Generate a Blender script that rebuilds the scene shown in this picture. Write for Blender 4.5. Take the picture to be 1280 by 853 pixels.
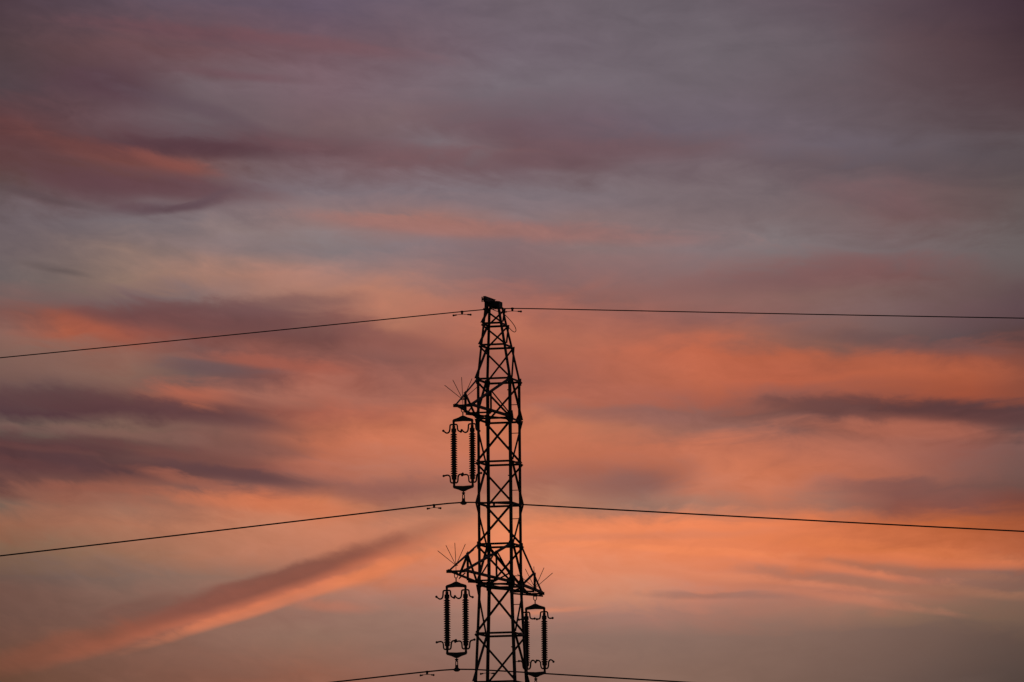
import bpy, bmesh, math
from math import sin, cos, pi, radians, sqrt
from mathutils import Vector, Matrix

# ------------------------------------------------------------------ scene, camera
SC = bpy.context.scene
COL = SC.collection
for o in list(bpy.data.objects):
    bpy.data.objects.remove(o)

PITCH, ROLL = radians(6.5325), radians(0.49)
cam_d = bpy.data.cameras.new('camera')
cam = bpy.data.objects.new('camera', cam_d)
COL.objects.link(cam)
cam_d.sensor_width = 36.0
cam_d.lens = 253.125
cam_d.clip_start = 0.5
cam_d.clip_end = 30000
cam.matrix_world = (Matrix.Translation((0.345, -180.0, 1.6))
                    @ Matrix.Rotation(pi / 2 + PITCH, 4, 'X')
                    @ Matrix.Rotation(-ROLL, 4, 'Z'))
SC.camera = cam

SC.view_settings.view_transform = 'Standard'
SC.view_settings.look = 'None'
SC.view_settings.exposure = 0.0
SC.view_settings.gamma = 1.0
SC.view_settings.use_curve_mapping = False
SC.cycles.filter_width = 1.45

# ------------------------------------------------------------------ sky (world) and sun
SUN_EL, SUN_AZ = radians(1.0), radians(0.5)      # the sun is going down behind the pylon

world = bpy.data.worlds.new('World')
SC.world = world
world.use_nodes = True
NT = world.node_tree
NT.nodes.clear()
N, LK = NT.nodes, NT.links


def put(sock, v):
    if isinstance(v, (int, float)):
        sock.default_value = v
    elif isinstance(v, (tuple, list)):
        sock.default_value = tuple(v) + ((1.0,) if len(v) == 3 and sock.type == 'RGBA' else ())
    else:
        LK.new(v, sock)


def M(op, a, b=None, c=None, clamp=False):
    n = N.new('ShaderNodeMath')
    n.operation = op
    n.use_clamp = clamp
    put(n.inputs[0], a)
    if b is not None:
        put(n.inputs[1], b)
    if c is not None:
        put(n.inputs[2], c)
    return n.outputs[0]


def lin01(v, lo, hi, interp='LINEAR', a=0.0, b=1.0):
    n = N.new('ShaderNodeMapRange')
    n.interpolation_type = interp
    n.clamp = True
    put(n.inputs['Value'], v)
    n.inputs['From Min'].default_value = lo
    n.inputs['From Max'].default_value = hi
    n.inputs['To Min'].default_value = a
    n.inputs['To Max'].default_value = b
    return n.outputs[0]


def mix(f, a, b, blend='MIX'):
    n = N.new('ShaderNodeMix')
    n.data_type = 'RGBA'
    n.blend_type = blend
    put(n.inputs[0], f)
    put(n.inputs[6], a)
    put(n.inputs[7], b)
    return n.outputs[2]


def combine(x, y, z):
    n = N.new('ShaderNodeCombineXYZ')
    put(n.inputs[0], x)
    put(n.inputs[1], y)
    put(n.inputs[2], z)
    return n.outputs[0]


def noise(vec, scale, detail=3.0, rough=0.5, dist=0.0):
    n = N.new('ShaderNodeTexNoise')
    n.noise_dimensions = '3D'
    LK.new(vec, n.inputs['Vector'])
    n.inputs['Scale'].default_value = scale
    n.inputs['Detail'].default_value = detail
    n.inputs['Roughness'].default_value = rough
    n.inputs['Distortion'].default_value = dist
    return n


def lin(c):
    """sRGB 0..255 to scene-linear."""
    return tuple((x / 255 / 12.92) if x / 255 <= 0.04045 else ((x / 255 + 0.055) / 1.055) ** 2.4 for x in c)


def ramp(fac, stops):
    n = N.new('ShaderNodeValToRGB')
    r = n.color_ramp
    r.interpolation = 'LINEAR'
    while len(r.elements) < len(stops):
        r.elements.new(0.5)
    for e, (p, c) in zip(r.elements, stops):
        e.position = p
    for e, (p, c) in zip(r.elements, stops):
        e.color = (*lin(c), 1.0)
    LK.new(fac, n.inputs[0])
    return n.outputs[0]


tc = N.new('ShaderNodeTexCoord')
sep = N.new('ShaderNodeSeparateXYZ')
LK.new(tc.outputs['Generated'], sep.inputs[0])
dx, dy, dz = sep.outputs
az = M('ARCTAN2', dx, dy)
el = M('ARCSINE', dz)
# sky chart: sx to the right, sy downwards, 9000 units to the radian, in the western sky
AX = M('MULTIPLY', az, 8941.0)
AY = M('MULTIPLY', M('SUBTRACT', el, PITCH), 9000.0)
cr, sr = cos(ROLL), sin(ROLL)
sx0 = M('ADD', M('SUBTRACT', M('MULTIPLY', AX, cr), M('MULTIPLY', AY, sr)), 640.0)
sy0 = M('SUBTRACT', 426.5, M('ADD', M('MULTIPLY', AY, cr), M('MULTIPLY', AX, sr)))

# wind-drawn distortion of the cloud sheet
wv = combine(M('MULTIPLY', sx0, 1 / 170.0), M('MULTIPLY', sy0, 1 / 75.0), 3.7)
w1 = noise(wv, 1.0, 2.5, 0.5)
wsep = N.new('ShaderNodeSeparateColor')
LK.new(w1.outputs['Color'], wsep.inputs[0])
# drift of the cloud fibres: falling to the right on the left, flattening out further right
drift = M('SUBTRACT', M('MULTIPLY', sx0, 0.20), M('MULTIPLY', M('MULTIPLY', sx0, sx0), 0.00011))
fyy = M('SUBTRACT', sy0, drift)
fibre = noise(combine(M('MULTIPLY', sx0, 1 / 150.0), M('MULTIPLY', fyy, 1 / 46.0), 2.2), 1.0, 6.0, 0.58, 0.9).outputs[0]
torn = noise(combine(M('MULTIPLY', sx0, 1 / 60.0), M('MULTIPLY', fyy, 1 / 26.0), 7.9), 1.0, 5.0, 0.6, 0.5).outputs[0]
fib0, torn0 = M('SUBTRACT', fibre, 0.5), M('SUBTRACT', torn, 0.5)
sx = M('ADD', sx0, M('MULTIPLY', M('SUBTRACT', wsep.outputs[0], 0.5), 60.0))
sy = M('ADD', sy0, M('MULTIPLY', M('SUBTRACT', wsep.outputs[1], 0.5), 24.0))
sy = M('ADD', sy, M('ADD', M('MULTIPLY', fib0, 52.0), M('MULTIPLY', torn0, 24.0)))
sx = M('ADD', sx, M('MULTIPLY', torn0, 60.0))

# beyond the modelled stretch the same sheet goes on along the horizon, folded over and stirred up
cv = combine(M('MULTIPLY', az, 9.0), M('MULTIPLY', el, 42.0), 0.0)
cn = noise(cv, 1.0, 5.0, 0.55, 0.4).outputs[0]
away_x = lin01(M('ABSOLUTE', M('SUBTRACT', sx0, 640.0)), 650.0, 860.0, 'SMOOTHSTEP')
away_y = lin01(sy0, -20.0, -700.0, 'SMOOTHSTEP')
stir = M('MULTIPLY', M('SUBTRACT', cn, 0.5), M('MAXIMUM', away_x, away_y))
wave = M('MULTIPLY_ADD', M('SINE', M('MULTIPLY', M('SUBTRACT', sx, 640.0), 1 / 520.0)), 380.0, 640.0)
wave = M('ADD', wave, M('MULTIPLY', stir, 700.0))
sx = M('ADD', sx, M('MULTIPLY', away_x, M('SUBTRACT', wave, sx)))
sy = M('ADD', sy, M('MULTIPLY', stir, 420.0))
sy = M('ADD', sy, M('MULTIPLY', M('MULTIPLY', away_y, lin01(sy0, -20.0, -1500.0)), 2000.0))

# the colours of the cloud sheet, lens vignetting painted into its edges and corners, row by row (height in the sky, then place along it)
ROWS = {
    5: '5 80 62 70,200 98 82 94,400 104 88 104,640 110 97 106,850 108 98 106,1000 101 88 97,1150 90 72 80,1270 66 48 58',
    60: '20 85 66 70,100 100 72 76,200 112 80 84,400 116 88 96,640 114 100 110,900 111 101 108,1050 104 91 98,1150 96 74 79,1270 72 54 60',
    110: '20 84 68 74,130 92 66 74,250 115 98 104,400 124 100 108,640 118 106 114,850 112 101 109,1000 106 93 100,1150 95 77 82,1270 80 60 65',
    155: '20 98 64 66,150 104 80 86,250 108 92 98,400 118 94 98,480 122 100 104,640 112 88 96,750 110 94 104,900 112 100 110,1100 102 88 94,1270 88 72 76',
    185: '20 98 62 62,100 98 66 68,200 94 64 72,250 92 62 70,350 100 72 78,430 110 80 86,550 124 112 118,640 118 88 92,750 112 86 94,850 114 94 98,1000 112 100 110,1270 92 80 84',
    205: '20 96 64 62,150 112 72 68,220 116 78 76,260 112 80 78,350 118 100 106,450 120 90 94,640 116 92 98,690 108 82 86,800 116 98 104,1000 108 92 98,1270 92 80 84',
    240: '20 98 82 84,100 104 76 80,200 112 84 88,350 126 112 118,500 128 112 118,640 126 112 118,850 124 108 112,1000 114 100 104,1100 115 92 95,1140 111 86 88,1270 98 84 84',
    275: '20 110 96 100,200 124 112 116,400 146 120 118,500 156 118 112,560 158 116 108,640 140 118 120,700 136 112 112,850 130 112 114,1000 120 104 106,1140 116 88 88,1270 100 86 86',
    310: '20 112 98 100,150 134 112 106,250 140 118 114,400 136 124 126,520 136 118 122,640 134 108 110,750 140 116 114,850 138 116 118,960 128 116 118,1100 124 106 108,1270 108 98 98',
    345: '30 110 98 98,150 144 118 106,250 162 122 108,350 180 128 112,430 168 126 116,530 156 118 112,640 136 104 104,750 140 106 104,850 140 106 104,1000 128 96 94,1100 122 86 84,1270 104 88 88',
    370: '30 124 96 92,150 120 96 96,250 130 108 106,330 166 122 108,430 180 124 104,530 184 122 102,640 162 106 96,750 140 96 90,850 146 104 98,1000 134 100 94,1150 118 92 90,1270 96 76 78',
    395: '30 126 86 80,80 144 84 70,150 118 76 74,250 112 82 82,350 118 84 82,430 160 108 94,480 184 120 98,560 176 112 94,640 178 108 90,750 166 102 88,850 150 98 90,1000 134 98 94,1100 126 100 98,1200 108 82 84,1270 94 72 76',
    420: '30 140 98 88,80 168 92 70,140 164 90 72,200 130 78 72,300 120 76 70,400 118 76 72,450 144 90 80,540 168 104 88,640 186 112 88,750 178 106 86,850 170 100 82,1000 150 98 84,1100 116 88 84,1200 98 78 80,1270 90 66 66',
    445: '20 130 98 88,150 148 100 86,200 134 92 84,260 118 88 86,330 150 88 76,430 128 84 78,500 142 92 84,560 150 94 82,680 178 104 84,750 182 106 84,850 194 104 76,960 182 98 72,1100 164 92 72,1180 162 88 68,1270 120 74 66',
    470: '20 118 88 82,150 140 102 88,250 110 88 86,330 124 80 76,420 170 96 78,500 150 96 86,580 164 102 88,680 160 96 82,770 176 102 82,850 196 108 80,960 188 100 74,1100 176 94 68,1200 170 88 62,1270 140 78 62',
    495: '20 96 74 76,100 100 76 74,150 116 84 78,200 150 94 80,240 170 98 78,330 160 104 90,420 174 106 88,500 170 106 90,580 176 104 84,680 182 106 84,800 174 102 84,850 176 98 78,960 150 92 80,1100 150 84 68,1200 160 82 60,1270 140 76 60',
    515: '20 86 60 65,100 86 58 63,200 96 65 68,300 120 76 70,350 150 88 76,420 176 100 80,560 190 112 88,680 186 110 86,760 150 100 90,850 150 100 90,920 136 90 80,1000 112 74 70,1100 102 67 66,1180 94 62 62,1270 86 60 62',
    535: '20 104 86 80,150 126 96 84,250 124 88 80,350 140 90 80,420 186 106 78,560 196 116 88,680 204 120 86,760 180 112 88,850 160 106 92,930 146 100 90,1000 130 88 80,1100 166 98 80,1200 140 84 72,1270 100 72 70',
    560: '20 88 58 60,100 92 62 62,200 110 76 72,300 136 92 80,350 150 92 78,420 204 116 84,560 200 118 90,680 200 116 86,780 186 108 82,850 196 114 86,960 186 110 86,1100 170 104 86,1200 150 92 80,1270 126 88 82',
    590: '20 86 60 62,100 88 64 68,150 104 72 70,250 112 76 72,350 150 88 76,430 200 122 96,500 174 112 94,560 186 114 92,680 170 104 86,780 160 98 82,850 206 122 92,960 202 116 84,1100 180 106 84,1200 140 92 82,1270 118 84 78',
    605: '20 112 76 70,80 120 82 74,150 150 92 76,200 184 108 80,250 120 84 80,330 120 84 80,430 170 106 90,500 154 98 86,560 160 104 88,680 176 110 90,780 140 98 90,850 196 120 94,960 206 122 92,1050 170 106 90,1120 136 88 80,1270 112 80 74',
    630: '20 120 96 84,80 150 100 82,150 154 112 94,220 150 104 88,300 200 112 80,400 204 120 84,500 170 116 96,680 190 124 96,780 150 112 98,850 160 120 104,960 184 116 92,1030 160 112 96,1100 140 84 72,1200 136 82 72,1270 120 70 60',
    660: '20 150 100 78,100 160 106 84,200 176 116 90,300 190 124 96,400 206 128 96,500 190 124 98,600 220 136 98,700 232 136 92,850 236 134 90,960 224 126 84,1100 196 106 68,1200 180 94 56,1270 160 84 54',
    690: '20 130 98 78,100 140 106 86,200 166 114 90,300 186 122 96,400 190 124 98,500 206 124 92,600 228 136 96,700 232 138 98,850 232 134 92,960 226 126 84,1100 212 116 74,1200 196 106 68,1270 180 98 66',
    720: '20 113 87 77,100 119 95 87,200 137 107 93,300 151 111 95,400 169 115 95,480 201 123 93,600 201 129 105,700 221 139 107,800 217 139 107,900 217 129 97,1000 185 117 93,1100 181 111 89,1200 151 103 89,1270 131 95 83',
    745: '20 113 81 71,150 129 97 85,250 141 103 89,350 161 113 95,450 175 123 105,600 177 121 105,700 207 139 111,800 201 137 111,900 191 125 105,1000 171 117 99,1050 191 121 97,1150 161 111 91,1270 125 95 81',
    768: '20 109 79 69,150 129 93 81,250 141 103 89,350 151 109 95,500 151 115 101,640 173 123 107,800 167 121 107,900 163 115 99,1000 159 114 97,1150 137 105 87,1270 117 91 77',
    795: '20 113 79 67,150 129 91 77,250 139 101 87,400 147 111 95,600 147 111 99,800 141 111 99,1000 133 103 91,1150 117 91 81,1270 97 77 69',
    845: '20 107 73 57,150 121 83 69,300 137 91 75,400 145 95 77,600 141 103 91,800 137 105 91,1000 125 97 85,1150 105 83 75,1270 85 69 63',
}
COLX = [i * 80 for i in range(17)]


def row_at(row, x):
    pts = [tuple(map(float, q.split())) for q in row.split(',')]
    if x <= pts[0][0]:
        return pts[0][1:]
    for p, q in zip(pts, pts[1:]):
        if x <= q[0]:
            t = (x - p[0]) / (q[0] - p[0])
            return tuple(p[k] + t * (q[k] - p[k]) for k in (1, 2, 3))
    return pts[-1][1:]


def sy_to_fac(v):
    return (v + 40.0) / 940.0


fy = M('DIVIDE', M('ADD', sy, 40.0), 940.0, clamp=True)
sheet = None
for i, x in enumerate(COLX):
    c = ramp(fy, [(sy_to_fac(y), row_at(r, x)) for y, r in sorted(ROWS.items())])
    sheet = c if sheet is None else mix(lin01(sx, COLX[i - 1], x), sheet, c)

# cloud streaks and banks: centre, half length, half width above / below, tilt, colour, opacity
STREAKS = [
    # x, y, length, up, down, tilt deg, raggedness, colour, opacity
    (330, 745, 250, 16, 9, -18.2, 0.45, (192, 104, 76), 0.75),
    (360, 749, 185, 6, 7, -18.2, 0.48, (232, 128, 86), 0.55),
    (335, 729, 225, 11, 12, -18.0, 0.75, (128, 79, 68), 0.85),
    (165, 764, 60, 9, 9, -14, 0.8, (116, 78, 68), 0.5),
    (90, 816, 120, 22, 9, -15, 0.35, (142, 82, 62), 0.55),
    (470, 716, 70, 10, 7, -20, 0.35, (226, 128, 84), 0.6),
    (215, 203, 62, 6, 8, 14, 1.3, (142, 84, 76), 0.8),
    (200, 236, 130, 16, 10, 5, 1.3, (98, 66, 72), 0.75),
    (195, 262, 70, 5, 6, -4, 1.3, (98, 74, 82), 0.6),
    (110, 236, 70, 12, 14, 24, 1.5, (96, 66, 72), 0.55),
    (215, 262, 55, 4, 5, -10, 1.5, (92, 68, 76), 0.6),
    (255, 250, 40, 3, 4, -18, 1.5, (98, 76, 84), 0.5),
    (60, 250, 60, 4, 5, 14, 1.5, (90, 72, 76), 0.5),
    (250, 186, 110, 9, 9, 5, 1.3, (86, 59, 66), 0.75),
    (30, 200, 90, 16, 16, 6, 1.3, (96, 66, 70), 0.5),
    (78, 340, 52, 4.0, 5.5, 12, 1.4, (100, 86, 85), 0.7),
    (118, 412, 60, 7, 6, 19, 0.9, (172, 92, 70), 0.4),
    (620, 287, 240, 9, 11, 3, 1.3, (156, 108, 102), 0.6),
    (560, 284, 120, 7, 8, 4, 1.3, (170, 116, 104), 0.5),
    (120, 190, 130, 10, 9, 12, 1.3, (118, 70, 66), 0.5),
    (160, 545, 110, 5, 6, 5, 1.5, (134, 96, 86), 0.6),
    (40, 538, 80, 5, 5, 4, 1.5, (118, 88, 82), 0.6),
    (200, 566, 70, 5, 5, 7, 1.5, (132, 84, 74), 0.5),
    (60, 562, 90, 3, 4, 6, 1.5, (118, 76, 70), 0.5),
    (70, 600, 140, 9, 10, 4, 1.4, (112, 72, 66), 0.6),
    (150, 612, 90, 4, 6, 4, 1.4, (158, 94, 76), 0.5),
    (640, 252, 200, 10, 10, 0, 1.3, (124, 112, 119), 0.4),
    (330, 312, 150, 9, 9, 4, 1.3, (134, 116, 118), 0.5),
    (90, 618, 130, 7, 12, 4, 1.3, (146, 88, 72), 0.55),
    (30, 580, 60, 5, 6, 8, 1.3, (116, 70, 64), 0.5),
    (250, 575, 90, 8, 9, 6, 1.3, (112, 70, 66), 0.45),
    (330, 562, 70, 9, 10, 4, 1.3, (122, 82, 76), 0.6),
    (370, 606, 80, 8, 9, 8, 1.3, (124, 82, 76), 0.5),
    (850, 688, 150, 4, 4, 3, 1.3, (242, 140, 92), 0.6),
    (900, 722, 170, 4, 5, 5, 1.3, (222, 134, 98), 0.6),
    (1120, 690, 170, 6, 7, 5, 1.3, (218, 120, 74), 0.6),
    (1150, 715, 120, 4, 5, 6, 1.3, (158, 106, 84), 0.55),
    (1160, 738, 150, 5, 5, 5, 1.3, (168, 112, 86), 0.5),
    (770, 652, 100, 4, 5, -4, 1.3, (226, 132, 92), 0.5),
    (800, 671, 130, 4, 4, -2, 1.3, (206, 126, 96), 0.45),
    (270, 400, 190, 15, 13, 4, 1.3, (110, 72, 72), 0.7),
    (345, 382, 80, 10, 10, -4, 1.3, (118, 84, 84), 0.6),
    (330, 454, 90, 7, 6, 6, 1.3, (164, 92, 76), 0.7),
    (265, 462, 65, 7, 7, 5, 1.3, (108, 84, 86), 0.7),
    (690, 203, 70, 8, 7, 4, 1.3, (104, 78, 84), 0.6),
    (790, 185, 150, 12, 12, -3, 1.3, (112, 86, 92), 0.5),
    (480, 190, 140, 10, 10, 4, 1.3, (116, 84, 88), 0.5),
    (1150, 514, 160, 10, 11, 4, 1.3, (98, 63, 61), 0.68),
    (1215, 520, 90, 9, 10, 6, 1.3, (88, 58, 59), 0.55),
    (1010, 508, 80, 5, 7, 4, 1.3, (110, 72, 68), 0.6),
    (1110, 538, 150, 7, 9, 4, 1.3, (176, 102, 80), 0.5),
    (1130, 430, 120, 8, 8, 6, 1.3, (106, 80, 80), 0.6),
    (1110, 455, 150, 10, 14, 6, 1.3, (180, 96, 68), 0.5),
    (90, 506, 160, 14, 10, 5, 1.3, (92, 60, 62), 0.66),
    (250, 520, 110, 9, 8, 8, 1.3, (98, 65, 67), 0.7),
    (240, 495, 46, 8, 7, 10, 1.3, (176, 100, 80), 0.5),
    (90, 558, 120, 10, 8, 4, 1.3, (92, 59, 61), 0.6),
    (120, 588, 170, 13, 9, 4, 1.3, (90, 59, 61), 0.65),
    (290, 593, 80, 7, 6, 8, 1.3, (96, 66, 68), 0.8),
    (260, 606, 110, 5, 6, 12, 1.4, (186, 108, 82), 0.38),
    (340, 632, 120, 7, 9, 6, 1.3, (208, 118, 82), 0.55),
    (690, 764, 50, 3, 3, -3, 1.3, (216, 136, 104), 0.7),
    (410, 757, 55, 7, 6, 6, 1.3, (190, 116, 92), 0.5),
    (960, 700, 170, 5, 5, 8, 1.3, (234, 132, 88), 0.5),
    (1000, 742, 170, 4.5, 5, 8, 1.3, (200, 124, 96), 0.5),
    (1060, 727, 130, 5, 5, 6, 1.3, (160, 110, 92), 0.5),
    (900, 746, 100, 4, 4, 1, 1.3, (152, 110, 98), 0.6),
    (1180, 705, 150, 5, 5, 4, 1.3, (224, 122, 78), 0.5),
    (140, 108, 80, 16, 15, 12, 1.3, (90, 65, 74), 0.8),
    (235, 136, 90, 9, 8, 17, 1.3, (98, 79, 88), 0.6),
    (400, 58, 130, 8, 8, 7, 1.3, (122, 84, 90), 0.45),
    (230, 42, 130, 9, 8, 5, 1.3, (112, 75, 82), 0.5),
    (290, 95, 80, 5, 5, 4, 1.3, (114, 80, 88), 0.5),
    (800, 520, 90, 9, 9, 4, 1.3, (146, 98, 90), 0.5),
    (800, 600, 70, 13, 16, -8, 1.3, (134, 92, 86), 0.55),
    (500, 608, 70, 12, 13, -8, 1.3, (148, 96, 86), 0.6),
    (1120, 612, 80, 10, 10, 2, 1.3, (130, 84, 76), 0.5),
    (1080, 250, 90, 12, 12, 16, 1.4, (116, 86, 90), 0.35),
    (1020, 345, 180, 14, 14, -6, 1.3, (126, 88, 88), 0.5),
    (560, 285, 130, 8, 9, 4, 1.3, (160, 116, 110), 0.4),
    (500, 425, 90, 10, 12, 10, 1.3, (138, 88, 82), 0.5),
]
ragged = combine(M('ADD', sx0, M('MULTIPLY', M('SUBTRACT', wsep.outputs[0], 0.5), 40.0)),
                 M('ADD', sy0, M('ADD', M('MULTIPLY', M('SUBTRACT', wsep.outputs[1], 0.5), 14.0), M('MULTIPLY', torn0, 12.0))), 0.0)
calm = combine(sx0, M('ADD', sy0, M('MULTIPLY', torn0, 9.0)), 0.0)
edge = M('ADD', M('MULTIPLY', fib0, 1.1), M('MULTIPLY', torn0, 1.0))
for k_, (x, y, L, up, dn, tilt, tear, c, op) in enumerate(STREAKS):
    if k_ % 24 == 0:
        # the next layer of cloud follows the light of the layers above it by a hair
        bw = N.new('ShaderNodeRGBToBW')
        LK.new(sheet, bw.inputs[0])
        nudge = combine(0.0, M('MULTIPLY', bw.outputs[0], 3.0), 0.0)
        layers = []
        for src in (ragged, calm):
            va = N.new('ShaderNodeVectorMath')
            LK.new(src, va.inputs[0])
            LK.new(nudge, va.inputs[1])
            layers.append(va.outputs[0])
    a = radians(tilt)
    off = (dn - up) * 0.5
    mp = N.new('ShaderNodeMapping')
    mp.vector_type = 'TEXTURE'
    mp.inputs['Location'].default_value = (x - sin(a) * off, y + cos(a) * off, 0)
    mp.inputs['Rotation'].default_value = (0, 0, a)
    mp.inputs['Scale'].default_value = (L, (up + dn) * 0.65, 1)
    LK.new(layers[0] if tear > 0.9 else layers[1], mp.inputs['Vector'])
    vl = N.new('ShaderNodeVectorMath')
    vl.operation = 'LENGTH'
    LK.new(mp.outputs[0], vl.inputs[0])
    d = M('MULTIPLY_ADD', edge, -tear, vl.outputs['Value'])
    lo_, hi_ = (1.35, 0.4) if tear < 0.9 else (1.5, 0.25)
    sheet = mix(lin01(d, lo_, hi_, 'SMOOTHSTEP', 0.0, op), sheet, lin(c))

shade = M('ADD', 1.0, M('ADD', M('MULTIPLY', fib0, 0.25), M('MULTIPLY', torn0, 0.28)))
sheet = mix(1.0, sheet, combine(shade, shade, shade), 'MULTIPLY')

# the rest of the sky: the same dusk going on round the horizon and overhead
elf = lin01(el, radians(-5), radians(90))
deg = lambda d: (d + 5) / 95.0
dusk = ramp(elf, [(deg(-5), (60, 44, 40)), (deg(0), (120, 82, 66)), (deg(3.5), (116, 88, 74)), (deg(5), (160, 100, 78)),
                  (deg(6.5), (128, 86, 78)), (deg(8), (108, 86, 88)), (deg(12), (92, 78, 86)), (deg(25), (78, 74, 92)),
                  (deg(50), (56, 58, 78)), (deg(90), (46, 50, 70))])
dusk = mix(lin01(cn, 0.5, 0.72, a=0.0, b=0.55), dusk, lin((92, 66, 70)))
dusk = mix(lin01(cn, 0.48, 0.28, a=0.0, b=0.45), dusk, lin((158, 100, 84)))
away = lin01(dy, 0.93, -0.6, 'SMOOTHSTEP')
nish = N.new('ShaderNodeTexSky')
nish.sky_type = 'NISHITA'
nish.sun_disc = False
nish.sun_elevation = SUN_EL
nish.sun_rotation = SUN_AZ
nis = mix(1.0, nish.outputs[0], (0.05, 0.05, 0.05), 'MULTIPLY')
dusk = mix(M('MULTIPLY', away, 0.85), dusk, nis)
inw = M('MULTIPLY', M('MULTIPLY', lin01(sx0, -5200, -700, 'SMOOTHSTEP'), lin01(sx0, 6500, 2000, 'SMOOTHSTEP')),
        M('MULTIPLY', lin01(sy0, -700, -15, 'SMOOTHSTEP'), lin01(sy0, 1350, 868, 'SMOOTHSTEP')))
inw = M('MULTIPLY', inw, lin01(dy, 0.5, 0.6))
final = mix(inw, dusk, sheet)
bg = N.new('ShaderNodeBackground')
LK.new(final, bg.inputs[0])
bg.inputs[1].default_value = 1.0
wo = N.new('ShaderNodeOutputWorld')
LK.new(bg.outputs[0], wo.inputs[0])
world.cycles.sampling_method = 'MANUAL'
world.cycles.sample_map_resolution = 256

sun_d = bpy.data.lights.new('sun', 'SUN')
sun_d.energy = 0.1
sun_d.angle = radians(0.5)
sun_d.color = (1.0, 0.62, 0.4)
sun = bpy.data.objects.new('sun', sun_d)
COL.objects.link(sun)
to_sun = Vector((sin(SUN_AZ) * cos(SUN_EL), cos(SUN_AZ) * cos(SUN_EL), sin(SUN_EL)))
sun.rotation_euler = to_sun.to_track_quat('Z', 'Y').to_euler()


# ------------------------------------------------------------------ materials
def material(name, base, rough, metal=0.0, vary=0.3, scale=8.0, bump=0.0):
    m = bpy.data.materials.new(name)
    m.use_nodes = True
    nt = m.node_tree
    b = nt.nodes['Principled BSDF']
    t = nt.nodes.new('ShaderNodeTexCoord')
    n = nt.nodes.new('ShaderNodeTexNoise')
    n.inputs['Scale'].default_value = scale
    n.inputs['Detail'].default_value = 5
    nt.links.new(t.outputs['Object'], n.inputs['Vector'])
    r = nt.nodes.new('ShaderNodeValToRGB')
    r.color_ramp.elements[0].position = 0.3
    r.color_ramp.elements[1].position = 0.7
    r.color_ramp.elements[0].color = (*[c * (1 - vary) for c in base], 1)
    r.color_ramp.elements[1].color = (*[min(1, c * (1 + vary)) for c in base], 1)
    nt.links.new(n.outputs[0], r.inputs[0])
    nt.links.new(r.outputs[0], b.inputs['Base Color'])
    b.inputs['Roughness'].default_value = rough
    b.inputs['Metallic'].default_value = metal
    if bump:
        bn = nt.nodes.new('ShaderNodeBump')
        bn.inputs['Strength'].default_value = bump
        nt.links.new(n.outputs[0], bn.inputs['Height'])
        nt.links.new(bn.outputs[0], b.inputs['Normal'])
    return m


STEEL = material('weathered_steel', (0.032, 0.033, 0.037), 0.75, 0.0, 0.35, 14, 0.1)
FITTING = material('forged_fitting', (0.035, 0.033, 0.034), 0.6, 0.0, 0.3, 30)
GLAZE = material('brown_glazed_porcelain', (0.028, 0.016, 0.012), 0.65, 0.0, 0.2, 20)
CABLE = material('weathered_cable', (0.05, 0.047, 0.046), 0.65, 0.0, 0.3, 60)
SPIKE = material('spike_wire', (0.10, 0.055, 0.04), 0.6, 0.0, 0.2, 40)
CONCRETE = material('concrete', (0.28, 0.27, 0.25), 0.9, 0.0, 0.2, 4, 0.2)
FIELD = material('field_grass', (0.045, 0.055, 0.022), 0.95, 0.0, 0.4, 0.6, 0.3)


# ------------------------------------------------------------------ builders
def obj(name, bm, mat, parent=None, smooth=False):
    me = bpy.data.meshes.new(name)
    bmesh.ops.recalc_face_normals(bm, faces=bm.faces)
    bm.to_mesh(me)
    bm.free()
    me.materials.append(mat)
    if smooth:
        for p in me.polygons:
            p.use_smooth = True
    o = bpy.data.objects.new(name, me)
    COL.objects.link(o)
    o.parent = parent
    return o


def tag(o, label, cat, group=None):
    o['label'] = label
    o['category'] = cat
    if group:
        o['group'] = group


def thing(name, loc, label, cat, group=None):
    o = bpy.data.objects.new(name, None)
    o.empty_display_size = 0.2
    COL.objects.link(o)
    o.location = loc
    tag(o, label, cat, group)
    return o


ROT = radians(16)
U = Vector((cos(ROT), -sin(ROT), 0))      # along the line
V = Vector((sin(ROT), cos(ROT), 0))       # along the crossarms, away from the camera
Z = Vector((0, 0, 1))


def P(u, v, z):
    return U * u + V * v + Z * z


def loft(bm, rings, caps=True):
    vs = [[bm.verts.new(p) for p in r] for r in rings]
    n = len(vs[0])
    for a, b in zip(vs, vs[1:]):
        for i in range(n):
            j = (i + 1) % n
            bm.faces.new((a[i], a[j], b[j], b[i]))
    if caps:
        bm.faces.new(vs[0][::-1])
        bm.faces.new(vs[-1])


def l_ring(p, d1, d2, w1, w2, t):
    return [p, p + d1 * w1, p + d1 * w1 + d2 * t, p + d1 * t + d2 * t, p + d1 * t + d2 * w2, p + d2 * w2]


def angle_bar(bm, p0, p1, d1, d2, w=0.042, t=0.006, w2=None):
    """steel angle from p0 to p1: flange d1 lies on the face, flange d2 stands out"""
    ax = (p1 - p0).normalized()
    d2 = (d2 - ax * d2.dot(ax)).normalized()
    s = ax.cross(d2)
    if s.dot(d1) < 0:
        s = -s
    loft(bm, [l_ring(p, s, d2, w, w2 or w, t) for p in (p0, p1)])


def box_bar(bm, p0, p1, side, w, h):
    ax = (p1 - p0).normalized()
    s = (side - ax * side.dot(ax)).normalized()
    n = ax.cross(s)
    loft(bm, [[p + s * a * w / 2 + n * b * h / 2 for a, b in ((-1, -1), (1, -1), (1, 1), (-1, 1))] for p in (p0, p1)])


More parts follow.
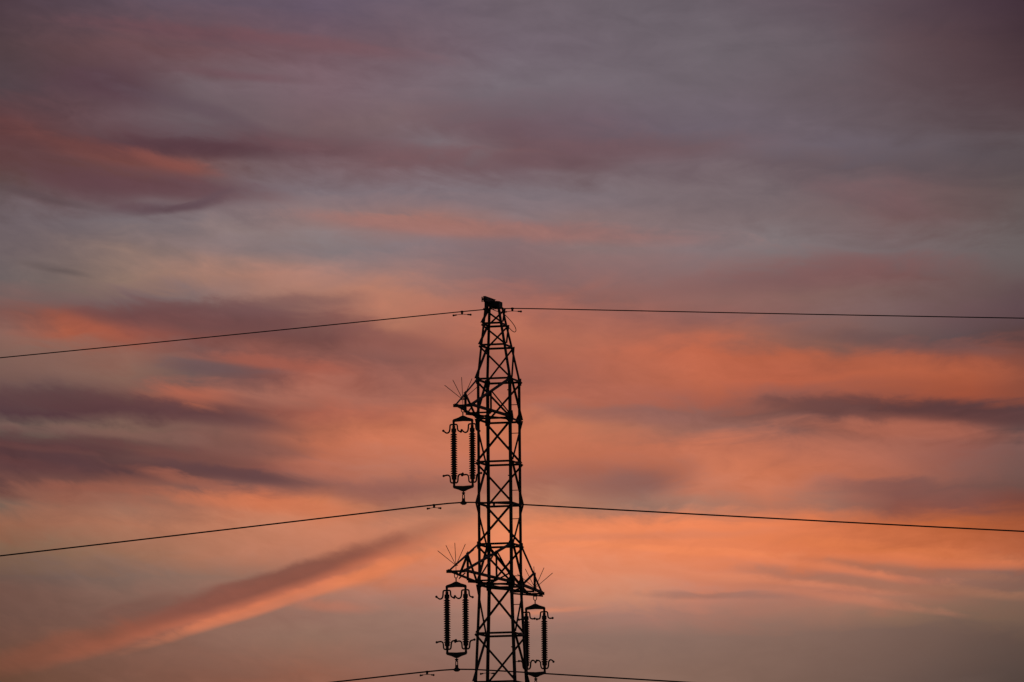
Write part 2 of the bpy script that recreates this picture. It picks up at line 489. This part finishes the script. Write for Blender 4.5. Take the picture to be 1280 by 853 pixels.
def tube(bm, pts, r, n=6, radii=None):
    pts = [Vector(p) for p in pts]
    rings = []
    ref = None
    for i, p in enumerate(pts):
        t = (pts[min(i + 1, len(pts) - 1)] - pts[max(i - 1, 0)]).normalized()
        if ref is None:
            ref = t.cross(Vector((0.31, 0.22, 0.92)))
            if ref.length < 0.1:
                ref = t.cross(Vector((1, 0, 0)))
        ref = (ref - t * ref.dot(t)).normalized()
        b = t.cross(ref)
        rr = radii[i] if radii else r
        rings.append([p + (ref * cos(2 * pi * k / n) + b * sin(2 * pi * k / n)) * rr for k in range(n)])
    loft(bm, rings)


def ball(bm, c, r):
    bmesh.ops.create_icosphere(bm, subdivisions=1, radius=r, matrix=Matrix.Translation(c))


def lathe(bm, c, prof, n=14):
    loft(bm, [[c + Vector((cos(2 * pi * k / n) * r, sin(2 * pi * k / n) * r, z)) for k in range(n)] for r, z in prof])


def plate(bm, pts, nrm, t):
    """flat plate from an outline, thickness t along nrm"""
    a = [Vector(p) - nrm * t / 2 for p in pts]
    loft(bm, [a, [p + nrm * t for p in a]])


def smooth_path(pts, k=4):
    pts = [Vector(p) for p in pts]
    out = []
    q = [pts[0] * 2 - pts[1]] + pts + [pts[-1] * 2 - pts[-2]]
    for i in range(1, len(q) - 2):
        a, b, c, d = q[i - 1:i + 3]
        for j in range(k):
            t = j / k
            out.append(0.5 * (2 * b + (c - a) * t + (2 * a - 5 * b + 4 * c - d) * t * t + (3 * b - a - 3 * c + d) * t ** 3))
    out.append(pts[-1])
    return out


# ------------------------------------------------------------------ ground
bm = bmesh.new()
R = 12000.0
rings = [0.0, 5, 20, 60, 150, 400, 1000, 3000, R]
prev = None
for r in rings[1:]:
    cur = [bm.verts.new((r * cos(2 * pi * k / 48), r * sin(2 * pi * k / 48), 0)) for k in range(48)]
    if prev is None:
        c0 = bm.verts.new((0, 0, 0))
        for k in range(48):
            bm.faces.new((c0, cur[k], cur[(k + 1) % 48]))
    else:
        for k in range(48):
            bm.faces.new((prev[k], cur[k], cur[(k + 1) % 48], prev[(k + 1) % 48]))
    prev = cur
g = obj('ground', bm, FIELD)
g['kind'] = 'structure'

# ------------------------------------------------------------------ the pylon
pylon = thing('lattice_pylon', (0, 0, 0),
              'tall dark steel lattice pylon carrying the power lines against the sunset sky', 'pylon')

# level: height, half width, shift of the peak along the line
LV = [(23.060, 0.193, -0.107), (22.658, 0.249, -0.083), (22.105, 0.327, -0.050), (21.236, 0.444, 0), (20.232, 0.445, 0),
      (19.154, 0.446, 0), (18.113, 0.446, 0), (17.083, 0.447, 0), (16.069, 0.448, 0), (14.844, 0.491, 0), (13.620, 0.538, 0),
      (12.34, 0.586, 0), (10.99, 0.637, 0), (9.56, 0.691, 0), (8.04, 0.748, 0), (6.42, 0.809, 0), (4.70, 0.874, 0),
      (2.87, 0.943, 0), (0.95, 1.015, 0)]
CORNER = {'A': (-1, -1), 'C': (1, -1), 'B': (-1, 1), 'D': (1, 1)}
FACE = {'AC': V * -1, 'BD': V, 'AB': U * -1, 'CD': U}


def node(c, i, dz=0.0):
    z, a, d = LV[i]
    su, sv = CORNER[c]
    return P(d + su * a, sv * a, z + dz)


for c, (su, sv) in CORNER.items():
    bm = bmesh.new()
    pts = [P(su * 1.05, sv * 1.05, 0.05)] + [P(su * 0.450, sv * 0.450, 15.90) if i == -1 else node(c, i)
                                             for i in (18, 17, 16, 15, 14, 13, 12, 11, 10, 9, -1, 8, 7, 6, 5, 4, 3)]
    loft(bm, [l_ring(p, U * -su, V * -sv, 0.070, 0.070, 0.010) for p in pts])
    loft(bm, [l_ring(p, U * -su, V * -sv, 0.056, 0.056, 0.009) for p in
              (node(c, 3) - Z * 0.004, node(c, 2), node(c, 1), node(c, 0, 0.02))])
    obj('leg', bm, STEEL, pylon)
    bm = bmesh.new()
    x, y = P(su * 1.05, sv * 1.05, 0).xy
    loft(bm, [[Vector((x + a * w, y + b * w, z)) for a, b in ((-1, -1), (1, -1), (1, 1), (-1, 1))]
              for w, z in ((0.35, -0.3), (0.35, 0.1), (0.3, 0.16))])
    obj('footing', bm, CONCRETE, pylon)

HZ_DZ = {'AC': 0.018, 'BD': -0.016, 'AB': 0.0, 'CD': 0.0}
for i in range(1, len(LV)):
    for f, nrm in FACE.items():
        bm = bmesh.new()
        k = 1.0 if i < 5 else 0.45
        p, q = node(f[0], i, HZ_DZ[f] * k) + nrm * 0.002, node(f[1], i, HZ_DZ[f] * k) + nrm * 0.002
        angle_bar(bm, p, q, Z * -1, nrm * -1, 0.052, 0.007, 0.036)
        obj('horizontal_brace', bm, STEEL, pylon)

T2 = {'AC': 'AC', 'BD': 'DB', 'AB': 'BA', 'CD': 'CD'}
T1 = {'AC': 'CA', 'BD': 'BD', 'AB': 'AB', 'CD': 'DC'}
for i in range(len(LV) - 1):
    table = dict(T2) if (i < 3 or i % 2 == 1) else T1
    if i < 3:
        table['CD'] = 'DC'
    for f, (a, b) in table.items():
        nrm = FACE[f]
        p, q = node(a, i, -0.03), node(b, i + 1, 0.03)
        ax = (q - p).normalized()
        bm = bmesh.new()
        w = 0.046 if i < 3 else 0.052
        angle_bar(bm, p - ax * 0.02 + nrm * 0.010, q + ax * 0.03 + nrm * 0.010, Z * -1, nrm, w, 0.006, 0.046 if f in ('AB', 'CD') else 0.034)
        obj('diagonal_brace', bm, STEEL, pylon)

# gusset plates where the arms meet the legs
for i in (3, 4, 7, 8):
    for c, (su, sv) in CORNER.items():
        z, a, d = LV[i]
        for fn, nv, along in (('v', V * sv, U * -su), ('u', U * su, V * -sv)):
            bm = bmesh.new()
            n0 = node(c, i) + nv * 0.020
            lo, hi = (0.13, 0.05) if i in (3, 7) else (0.11, 0.17 if c in 'CD' else 0.12)
            wd = 0.15 if i in (4, 8) and c != 'B' else 0.09
            e = -0.045 * (fn == 'v' and c in 'BC')
            plate(bm, [n0 + along * e - Z * lo, n0 + along * 0.07 - Z * lo, n0 + along * wd - Z * 0.03, n0 + along * wd + Z * 0.01,
                       n0 + along * 0.07 + Z * hi, n0 + along * e + Z * hi], nv, 0.008)
            obj('gusset_plate', bm, STEEL, pylon)
for i in (5, 6, 9, 10):
    for c, (su, sv) in CORNER.items():
        bm = bmesh.new()
        n0 = node(c, i) + V * sv * 0.018
        plate(bm, [n0 - Z * 0.05, n0 - U * su * 0.04 - Z * 0.04, n0 - U * su * 0.045 + Z * 0.03, n0 + Z * 0.05], V * sv, 0.008)
        obj('gusset_plate', bm, STEEL, pylon)

# climbing bolts up one leg, turned to either side by turns
z, k = 1.9, 0
while z < 21.0:
    lo = max(i for i in range(len(LV)) if LV[i][0] >= z)
    t = (LV[lo][0] - z) / (LV[lo][0] - LV[lo + 1][0])
    a = LV[lo][1] * (1 - t) + LV[lo + 1][1] * t
    bm = bmesh.new()
    d = U if k % 2 == 0 else V * -1
    base = P(a, -a + 0.03, z) if k % 2 == 0 else P(a - 0.03, -a, z)
    tube(bm, [base - d * 0.02, base + d * 0.17, base + d * 0.171, base + d * 0.185], 0.010, 6, [0.010, 0.010, 0.016, 0.016])
    obj('step_bolt', bm, FITTING, pylon)
    z += 0.3585
    k += 1


# crossarms
def crossarm(vtip, ztip, sv, itop, ibot, frac, extra=None):
    """sv: which side of the body it leaves (-1 towards the camera)"""
    hw = 0.212
    near, far = ('A', 'C') if sv < 0 else ('B', 'D')
    nrm = V * sv
    bm = bmesh.new()
    l, r = P(-hw, vtip, ztip), P(hw, vtip, ztip)
    box_bar(bm, l - U * 0.02, r + U * 0.02, Z, 0.046, 0.05)
    plate(bm, [l - U * 0.03 + Z * 0.04, l + U * 0.10 + Z * 0.035, l + U * 0.10 - Z * 0.04, l - U * 0.03 - Z * 0.035], V, 0.056)
    plate(bm, [r + U * 0.03 + Z * 0.04, r - U * 0.10 + Z * 0.035, r - U * 0.10 - Z * 0.04, r + U * 0.03 - Z * 0.035], V, 0.057)
    plate(bm, [P(-0.05, vtip, ztip - 0.02), P(0.05, vtip, ztip - 0.02), P(0.03, vtip, ztip - 0.075), P(-0.03, vtip, ztip - 0.075)], V, 0.014)
    arm = obj('crossarm', bm, STEEL, pylon)
    sides = []
    for c, tip, su in ((near, l, -1), (far, r, 1)):
        top, bot = node(c, itop), node(c, ibot)
        out = U * su
        bm = bmesh.new()
        angle_bar(bm, tip, bot - nrm * 0.04, Z, out * -1, 0.062, 0.008)
        obj('bottom_chord', bm, STEEL, arm)
        pn = tip.lerp(top, frac)
        pb = tip.lerp(bot, frac)
        bm = bmesh.new()
        angle_bar(bm, tip + Z * 0.02, top, Z * -1, out * -1, 0.052, 0.006)
        plate(bm, [pn - nrm * 0.06 - Z * 0.07, pn + nrm * 0.06 - Z * 0.06, pn + nrm * 0.03 + Z * 0.02, pn - nrm * 0.03 + Z * 0.04], U, 0.012)
        obj('top_chord', bm, STEEL, arm)
        bm = bmesh.new()
        sh = U * su * (0.02 if su < 0 else 0.032)
        angle_bar(bm, pn + sh, pb - Z * 0.02 + sh, nrm, out * -1, 0.050, 0.006)
        obj('post', bm, STEEL, arm)
        bm = bmesh.new()
        angle_bar(bm, pn + out * 0.008, bot + Z * 0.02 + out * 0.008, Z, out, 0.042, 0.005)
        obj('diagonal', bm, STEEL, arm)
        pe = None
        if extra:
            pe = tip.lerp(bot, extra)
            bm = bmesh.new()
            angle_bar(bm, pn, pe, nrm, out * -1, 0.046, 0.005)
            obj('diagonal', bm, STEEL, arm)
        sides.append((tip, bot, pb, pe))
    (l0, b0, m0, e0), (l1, b1, m1, e1) = sides
    down = Z * -0.012
    for p, q in ((m0, m1), (m1, b0), (m0, b1), (l1, e0 or m0)):
        bm = bmesh.new()
        ax = (q - p).normalized()
        angle_bar(bm, p + down, q + down, ax.cross(Z), Z * -1, 0.044, 0.005, 0.04)
        obj('plan_brace', bm, STEEL, arm)
        down = down - Z * 0.011
    return arm


ARMS = [(-3.207, 20.268, -1, 3, 4, 0.49, None), (-3.910, 16.105, -1, 7, 8, 0.66, 0.36), (3.183, 16.072, 1, 7, 8, 0.43, None)]
for a in ARMS:
    crossarm(*a)

# the head of the pylon: box of plates with a short beam across it
zt, at, dt = LV[0][0], LV[0][1] - 0.022, LV[0][2] - 0.012
bm = bmesh.new()
h = 0.14
for su, sv, ax, nv in ((0, -1, U, V * -1), (0, 1, U, V), (-1, 0, V, U * -1), (1, 0, V, U)):
    c = P(dt + su * at, sv * at, zt + 0.01) + nv * 0.012
    lo = Z * (-0.085 if su < 0 else 0.0)
    plate(bm, [c - ax * at + lo, c + ax * at + lo, c + ax * (at - 0.004) + Z * h, c - ax * (at - 0.004) + Z * h], nv, 0.01 + 0.001 * su)
plate(bm, [P(dt - 0.165, -0.165, zt + h), P(dt + 0.165, -0.165, zt + h), P(dt + 0.165, 0.165, zt + h), P(dt - 0.165, 0.165, zt + h)], Z, 0.012)
obj('peak_cap', bm, STEEL, pylon)
bm = bmesh.new()
zb = zt + 0.172
dt -= 0.062
for s in (-1, 1):
    p0, p1 = P(dt + s * 0.026, -0.60, zb), P(dt + s * 0.026, 0.26, zb)
    box_bar(bm, p0, p1, Z, 0.125, 0.012)
    for e in (-1, 1):
        box_bar(bm, p0 + Z * e * 0.058 + U * s * -0.012, p1 + Z * e * 0.058 + U * s * 0.024, Z, 0.010, 0.024)
plate(bm, [P(dt - 0.06, -0.5, zb - 0.064), P(dt + 0.06, -0.5, zb - 0.064), P(dt + 0.06, 0.2, zb - 0.064), P(dt - 0.06, 0.2, zb - 0.064)], Z, 0.01)
obj('head_beam', bm, STEEL, pylon)
bm = bmesh.new()
tube(bm, [P(dt - 0.075, -0.56, zb - 0.01), P(dt + 0.06, -0.56, zb - 0.01)], 0.022, 6)
tube(bm, [P(dt - 0.068, -0.57, zb + 0.05), P(dt - 0.068, -0.57, zb - 0.08)], 0.016, 6)
obj('beam_bolt', bm, FITTING, pylon)

# ------------------------------------------------------------------ insulator sets
PX = 0.02


def insulator_set(v, z0, label, drop=0):
    t = thing('insulator_set', P(0, v, z0), label, 'insulator', 'double insulator strings hanging from the crossarms')
    t.rotation_euler = (0, 0, -ROT)      # local x runs along the line

    def Q(x, y, d=0.0):
        return Vector((x * PX / 0.9613, d, -y * PX))
    Y = Vector((0, 1, 0))
    bm = bmesh.new()
    tube(bm, smooth_path([Q(-2, 2), Q(-2, 6), Q(-1.2, 7.8), Q(0, 8.3), Q(1.2, 7.8), Q(2, 6), Q(2, 2)], 3), 0.011, 6)
    tube(bm, [Q(0, 8), Q(0, 14)], 0.016, 8)
    obj('shackle', bm, FITTING, t)
    for top in (True, False):
        f = (lambda y: y) if top else (lambda y: 119.5 - y)
        bm = bmesh.new()
        plate(bm, [Q(-1.6, f(12.8)), Q(1.6, f(12.8)), Q(6, f(15)), Q(12.2, f(17.0)), Q(12.6, f(20.3)), Q(0, f(19.6)), Q(-12.6, f(20.3)),
                   Q(-12.2, f(17.0)), Q(-6, f(15))], Y, 0.018)
        for s in (-1, 1):
            plate(bm, [Q(s * 12.9, f(18)), Q(s * 10.1, f(18)), Q(s * 10.3, f(23)), Q(s * 12.6, f(23))], Y, 0.034)
        obj('yoke_plate', bm, FITTING, t)
    for s in (-1, 1):
        x = s * 11.4
        bm = bmesh.new()
        prof = [(1.1, 21), (1.1, 24.5), (1.9, 24.8), (1.9, 28), (3.1, 28.6), (3.1, 33), (2.1, 33.6)]
        n, y = 19, 34.6
        for k in range(n):
            prof += [(2.5, y), (4.35, y + 1.45), (4.35, y + 1.9), (2.5, y + 2.1)]
            y += 2.83
        prof += [(2.1, 87.6), (3.1, 88), (3.1, 91.5), (1.9, 92), (1.9, 95.2), (1.1, 95.5), (1.1, 99)]
        lathe(bm, Q(x, 0), [(r * PX, -yy * PX) for r, yy in prof], 14)
        ins = obj('insulator', bm, GLAZE, t)
        top_l = [(0, 23.4), (-3.2, 23.4), (-4.4, 24.6), (-4.7, 29), (-5.4, 32), (-7.2, 33.6), (-9.4, 33.4), (-12.6, 30.8)]
        top_r = [(0, 23.4), (3.2, 23.4), (4.4, 24.6), (4.8, 28.6), (5.6, 31), (7.2, 32), (9.2, 32.6)]
        if drop:
            top_r = [(0, 23.4), (3.2, 23.4), (4.4, 24.8), (4.9, 29), (5.8, 31.2), (8, 32.0), (11, 31.7)]
            top_l = [(0, 23.4), (-3.2, 23.4), (-4.4, 24.6), (-4.8, 29), (-5.6, 31.8), (-7.4, 32.4), (-9, 32.6)]
        bot_l = [(0, 95.6), (-3.0, 95.6), (-4.4, 94), (-4.7, 89.6), (-5.6, 87), (-8, 86), (-12.6, 86.8)]
        bot_r = [(0, 95.6), (3.2, 95.6), (4.6, 93.6), (5.1, 89), (6.2, 86.2), (8.4, 85.4), (11, 84.8)]
        if drop:
            bot_r = [(0, 95.6), (3.2, 95.6), (4.8, 93), (5.3, 88), (6.6, 85.4), (8.6, 84.9), (10.4, 86), (11.6, 87.4)]
            bot_l = [(0, 95.6), (-3.0, 95.6), (-4.6, 93), (-5.0, 88.4), (-6.2, 86), (-8, 85.2), (-9.6, 85.4)]
        for path in (top_l, top_r, bot_l, bot_r):
            bm = bmesh.new()
            m = len(path)
            pp = [Q(x + a, b, -0.03 * i / m) for i, (a, b) in enumerate(path)]
            tube(bm, smooth_path(pp, 3), 0.020, 6)
            ball(bm, pp[-1], 0.034)
            obj('arcing_horn', bm, FITTING, t)
    bm = bmesh.new()
    lathe(bm, Q(0, 0), [(r * PX, -y * PX) for r, y in [(0.8, 106), (0.8, 107.6), (2.2, 107.9), (2.2, 109.4), (1.2, 109.8), (1.0, 111.2)]], 10)
    for s in (-1, 1):
        plate(bm, [Q(s * 0.75, 110.4), Q(s * 1.6, 110.4), Q(s * 1.7, 119), Q(s * 0.75, 119)], Y, 0.022)
    plate(bm, [Q(-1.7, 115.2), Q(1.7, 115.2), Q(1.9, 119.6), Q(-1.9, 119.6)], Y, 0.03)
    plate(bm, [Q(-4.2, 120.9), Q(-1.8, 118.6), Q(1.8, 118.6), Q(4.2, 120.9), Q(3.4, 122.2), Q(1.4, 123.4), Q(-1.4, 123.4), Q(-3.4, 122.2)], Y, 0.05)
    obj('suspension_clamp', bm, FITTING, t)
    return t


insulator_set(-3.207, 20.268, 'double insulator string hanging from the highest crossarm, beside the upper wire')
insulator_set(-3.910, 16.105, 'double insulator string hanging from the left end of the lower crossarm pair')
insulator_set(3.183, 16.072, 'double insulator string hanging from the right end of the lower crossarm pair', 1)


# ------------------------------------------------------------------ wires
def wire(v, z0, sl, sr_, span, r, label):
    def height(u):
        s = sl if u < 0 else sr_
        a = sqrt(u * u + 0.16) - 0.4
        return z0 - s * a + s / span * a * a
    bm = bmesh.new()
    pts = []
    us = sorted(set([-130, -110, -90, -70, -55, -45] + [x * 3.0 for x in range(-13, 14)] + [x * 0.4 for x in range(-7, 8)]
                    + [45, 55, 70, 90, 110, 130]))
    for u in us:
        pts.append(P(u, v, height(u)))
    tube(bm, pts, r, 6)
    o = obj('power_line', bm, CABLE, None, True)
    tag(o, label, 'power line', 'wires strung from the pylon')
    return height


w_top = wire(0.0, 23.035, 0.0585, 0.0632, 300, 0.013, 'thinnest and topmost wire, running over the very tip of the pylon')
w_up = wire(-3.207, 17.863, 0.0835, 0.0902, 290, 0.0175, 'wire held by the insulator string of the highest crossarm, crossing mid-pylon')
w_ll = wire(-3.910, 13.695, 0.0835, 0.0890, 290, 0.0175, 'low wire at the frame bottom, held by the lower left insulator string')
w_lr = wire(3.183, 13.605, 0.0835, 0.0890, 290, 0.0175, 'lowest wire, held by the lower right insulator string')


def damper(u, v, zw, half, knob, label):
    t = thing('vibration_damper', P(u, v, zw), label, 'vibration damper', 'dampers clamped on the wires beside the pylon')
    t.rotation_euler = (0, 0, -ROT)
    bm = bmesh.new()
    box_bar(bm, Vector((0, 0, 0.022)), Vector((0, 0, -0.075)), Vector((1, 0, 0)), 0.045, 0.04)
    box_bar(bm, Vector((-0.032, 0, -0.002)), Vector((0.032, 0, -0.002)), Vector((0, 0, 1)), 0.038, 0.044)
    obj('clamp', bm, FITTING, t)
    bm = bmesh.new()
    tube(bm, smooth_path([Vector((-half, 0, -0.088)), Vector((-half * 0.5, 0, -0.076)), Vector((0, 0, -0.066)),
                          Vector((half * 0.5, 0, -0.076)), Vector((half, 0, -0.088))], 3), 0.007, 6)
    obj('messenger_cable', bm, CABLE, t)
    for s in (-1, 1):
        bm = bmesh.new()
        L = half * 0.42
        tube(bm, [Vector((s * (half - L), 0, -0.079)), Vector((s * (half - L * 0.75), 0, -0.081)), Vector((s * (half - L * 0.3), 0, -0.086)),
                  Vector((s * (half - L * 0.25), 0, -0.086)), Vector((s * half, 0, -0.088)), Vector((s * (half + 0.012), 0, -0.089))], 0.02, 8,
             [knob * 0.45, knob * 0.7, knob * 0.62, knob * 0.95, knob, knob * 0.6])
        obj('weight', bm, FITTING, t)


damper(-0.945, 0.0, w_top(-0.945), 0.235, 0.028, 'small damper on the topmost wire, left of the pylon tip')
damper(0.375, 0.0, w_top(0.375), 0.235, 0.028, 'small damper on the topmost wire, right of the pylon tip')
damper(-0.76, -3.207, w_up(-0.76), 0.175, 0.028, 'damper on the middle wire, left of the pylon')
damper(0.78, -3.207, w_up(0.78), 0.175, 0.028, 'damper on the middle wire, seen through the pylon lattice')
damper(-0.76, -3.910, w_ll(-0.76), 0.175, 0.028, 'damper on the low wire at the frame bottom, left of its clamp')
damper(0.78, -3.910, w_ll(0.78), 0.175, 0.028, 'damper on the low wire at the frame bottom, seen through the pylon lattice')


# loose earthing wire at the tip
loop = [(613.6, 385.2), (617.5, 387.6), (621.5, 389.2), (625, 389.6), (628, 391), (631.5, 394), (636.5, 399.3), (641, 404.8), (644, 409.8), (644.9, 413.6), (643.6, 415.7), (641, 415.1), (637, 411.4), (633.6, 407)]
bm = bmesh.new()
pts = []
for i, (x, y) in enumerate(loop):
    t = i / (len(loop) - 1)
    b = sin(pi * max(0, t - 0.28) / 0.72) * 0.12
    pts.append(P((x - 622.5) * PX / 0.9613 - 0.2756 / 0.9613 * (0.2 + b), 0.2 + b, 23.077 - (y - 384 - 1.0) * PX))
tube(bm, smooth_path(pts, 4), 0.0095, 6)
tag(obj('earthing_wire', bm, CABLE), 'thin loose wire loop sticking out beside the pylon tip', 'wire')


# bird spikes on the arm ends
def spikes(v, ztip, label):
    t = thing('bird_spikes', P(0, v, ztip), label, 'bird spikes', 'fans of bird spikes on the crossarm ends')
    t.rotation_euler = (0, 0, -ROT)
    hub = Vector((0.0, 0, 0.145))
    bm = bmesh.new()
    tube(bm, [Vector((0, 0, 0.02)), hub], 0.007, 6)
    tube(bm, [hub - Vector((0.045, 0, 0)), hub + Vector((0.045, 0, 0))], 0.011, 6)
    obj('bracket', bm, FITTING, t)
    for k, (x, y) in enumerate([(-22, -18.6), (-12, -25), (-1.2, -27.8), (11.6, -25.8), (22.3, -18.8)]):
        bm = bmesh.new()
        tip = hub + Vector((x * PX / 0.9613, (k - 2) * 0.012, -y * PX))
        tube(bm, [hub + (tip - hub) * 0.04, tip], 0.0082, 5)
        obj('spike', bm, SPIKE, t)


spikes(-3.207, 20.268, 'fan of thin bird spikes on the end of the highest crossarm')
spikes(-3.910, 16.105, 'fan of thin bird spikes on the left end of the lower crossarm pair')
spikes(3.183, 16.072, 'fan of thin bird spikes on the right end of the lower crossarm pair')
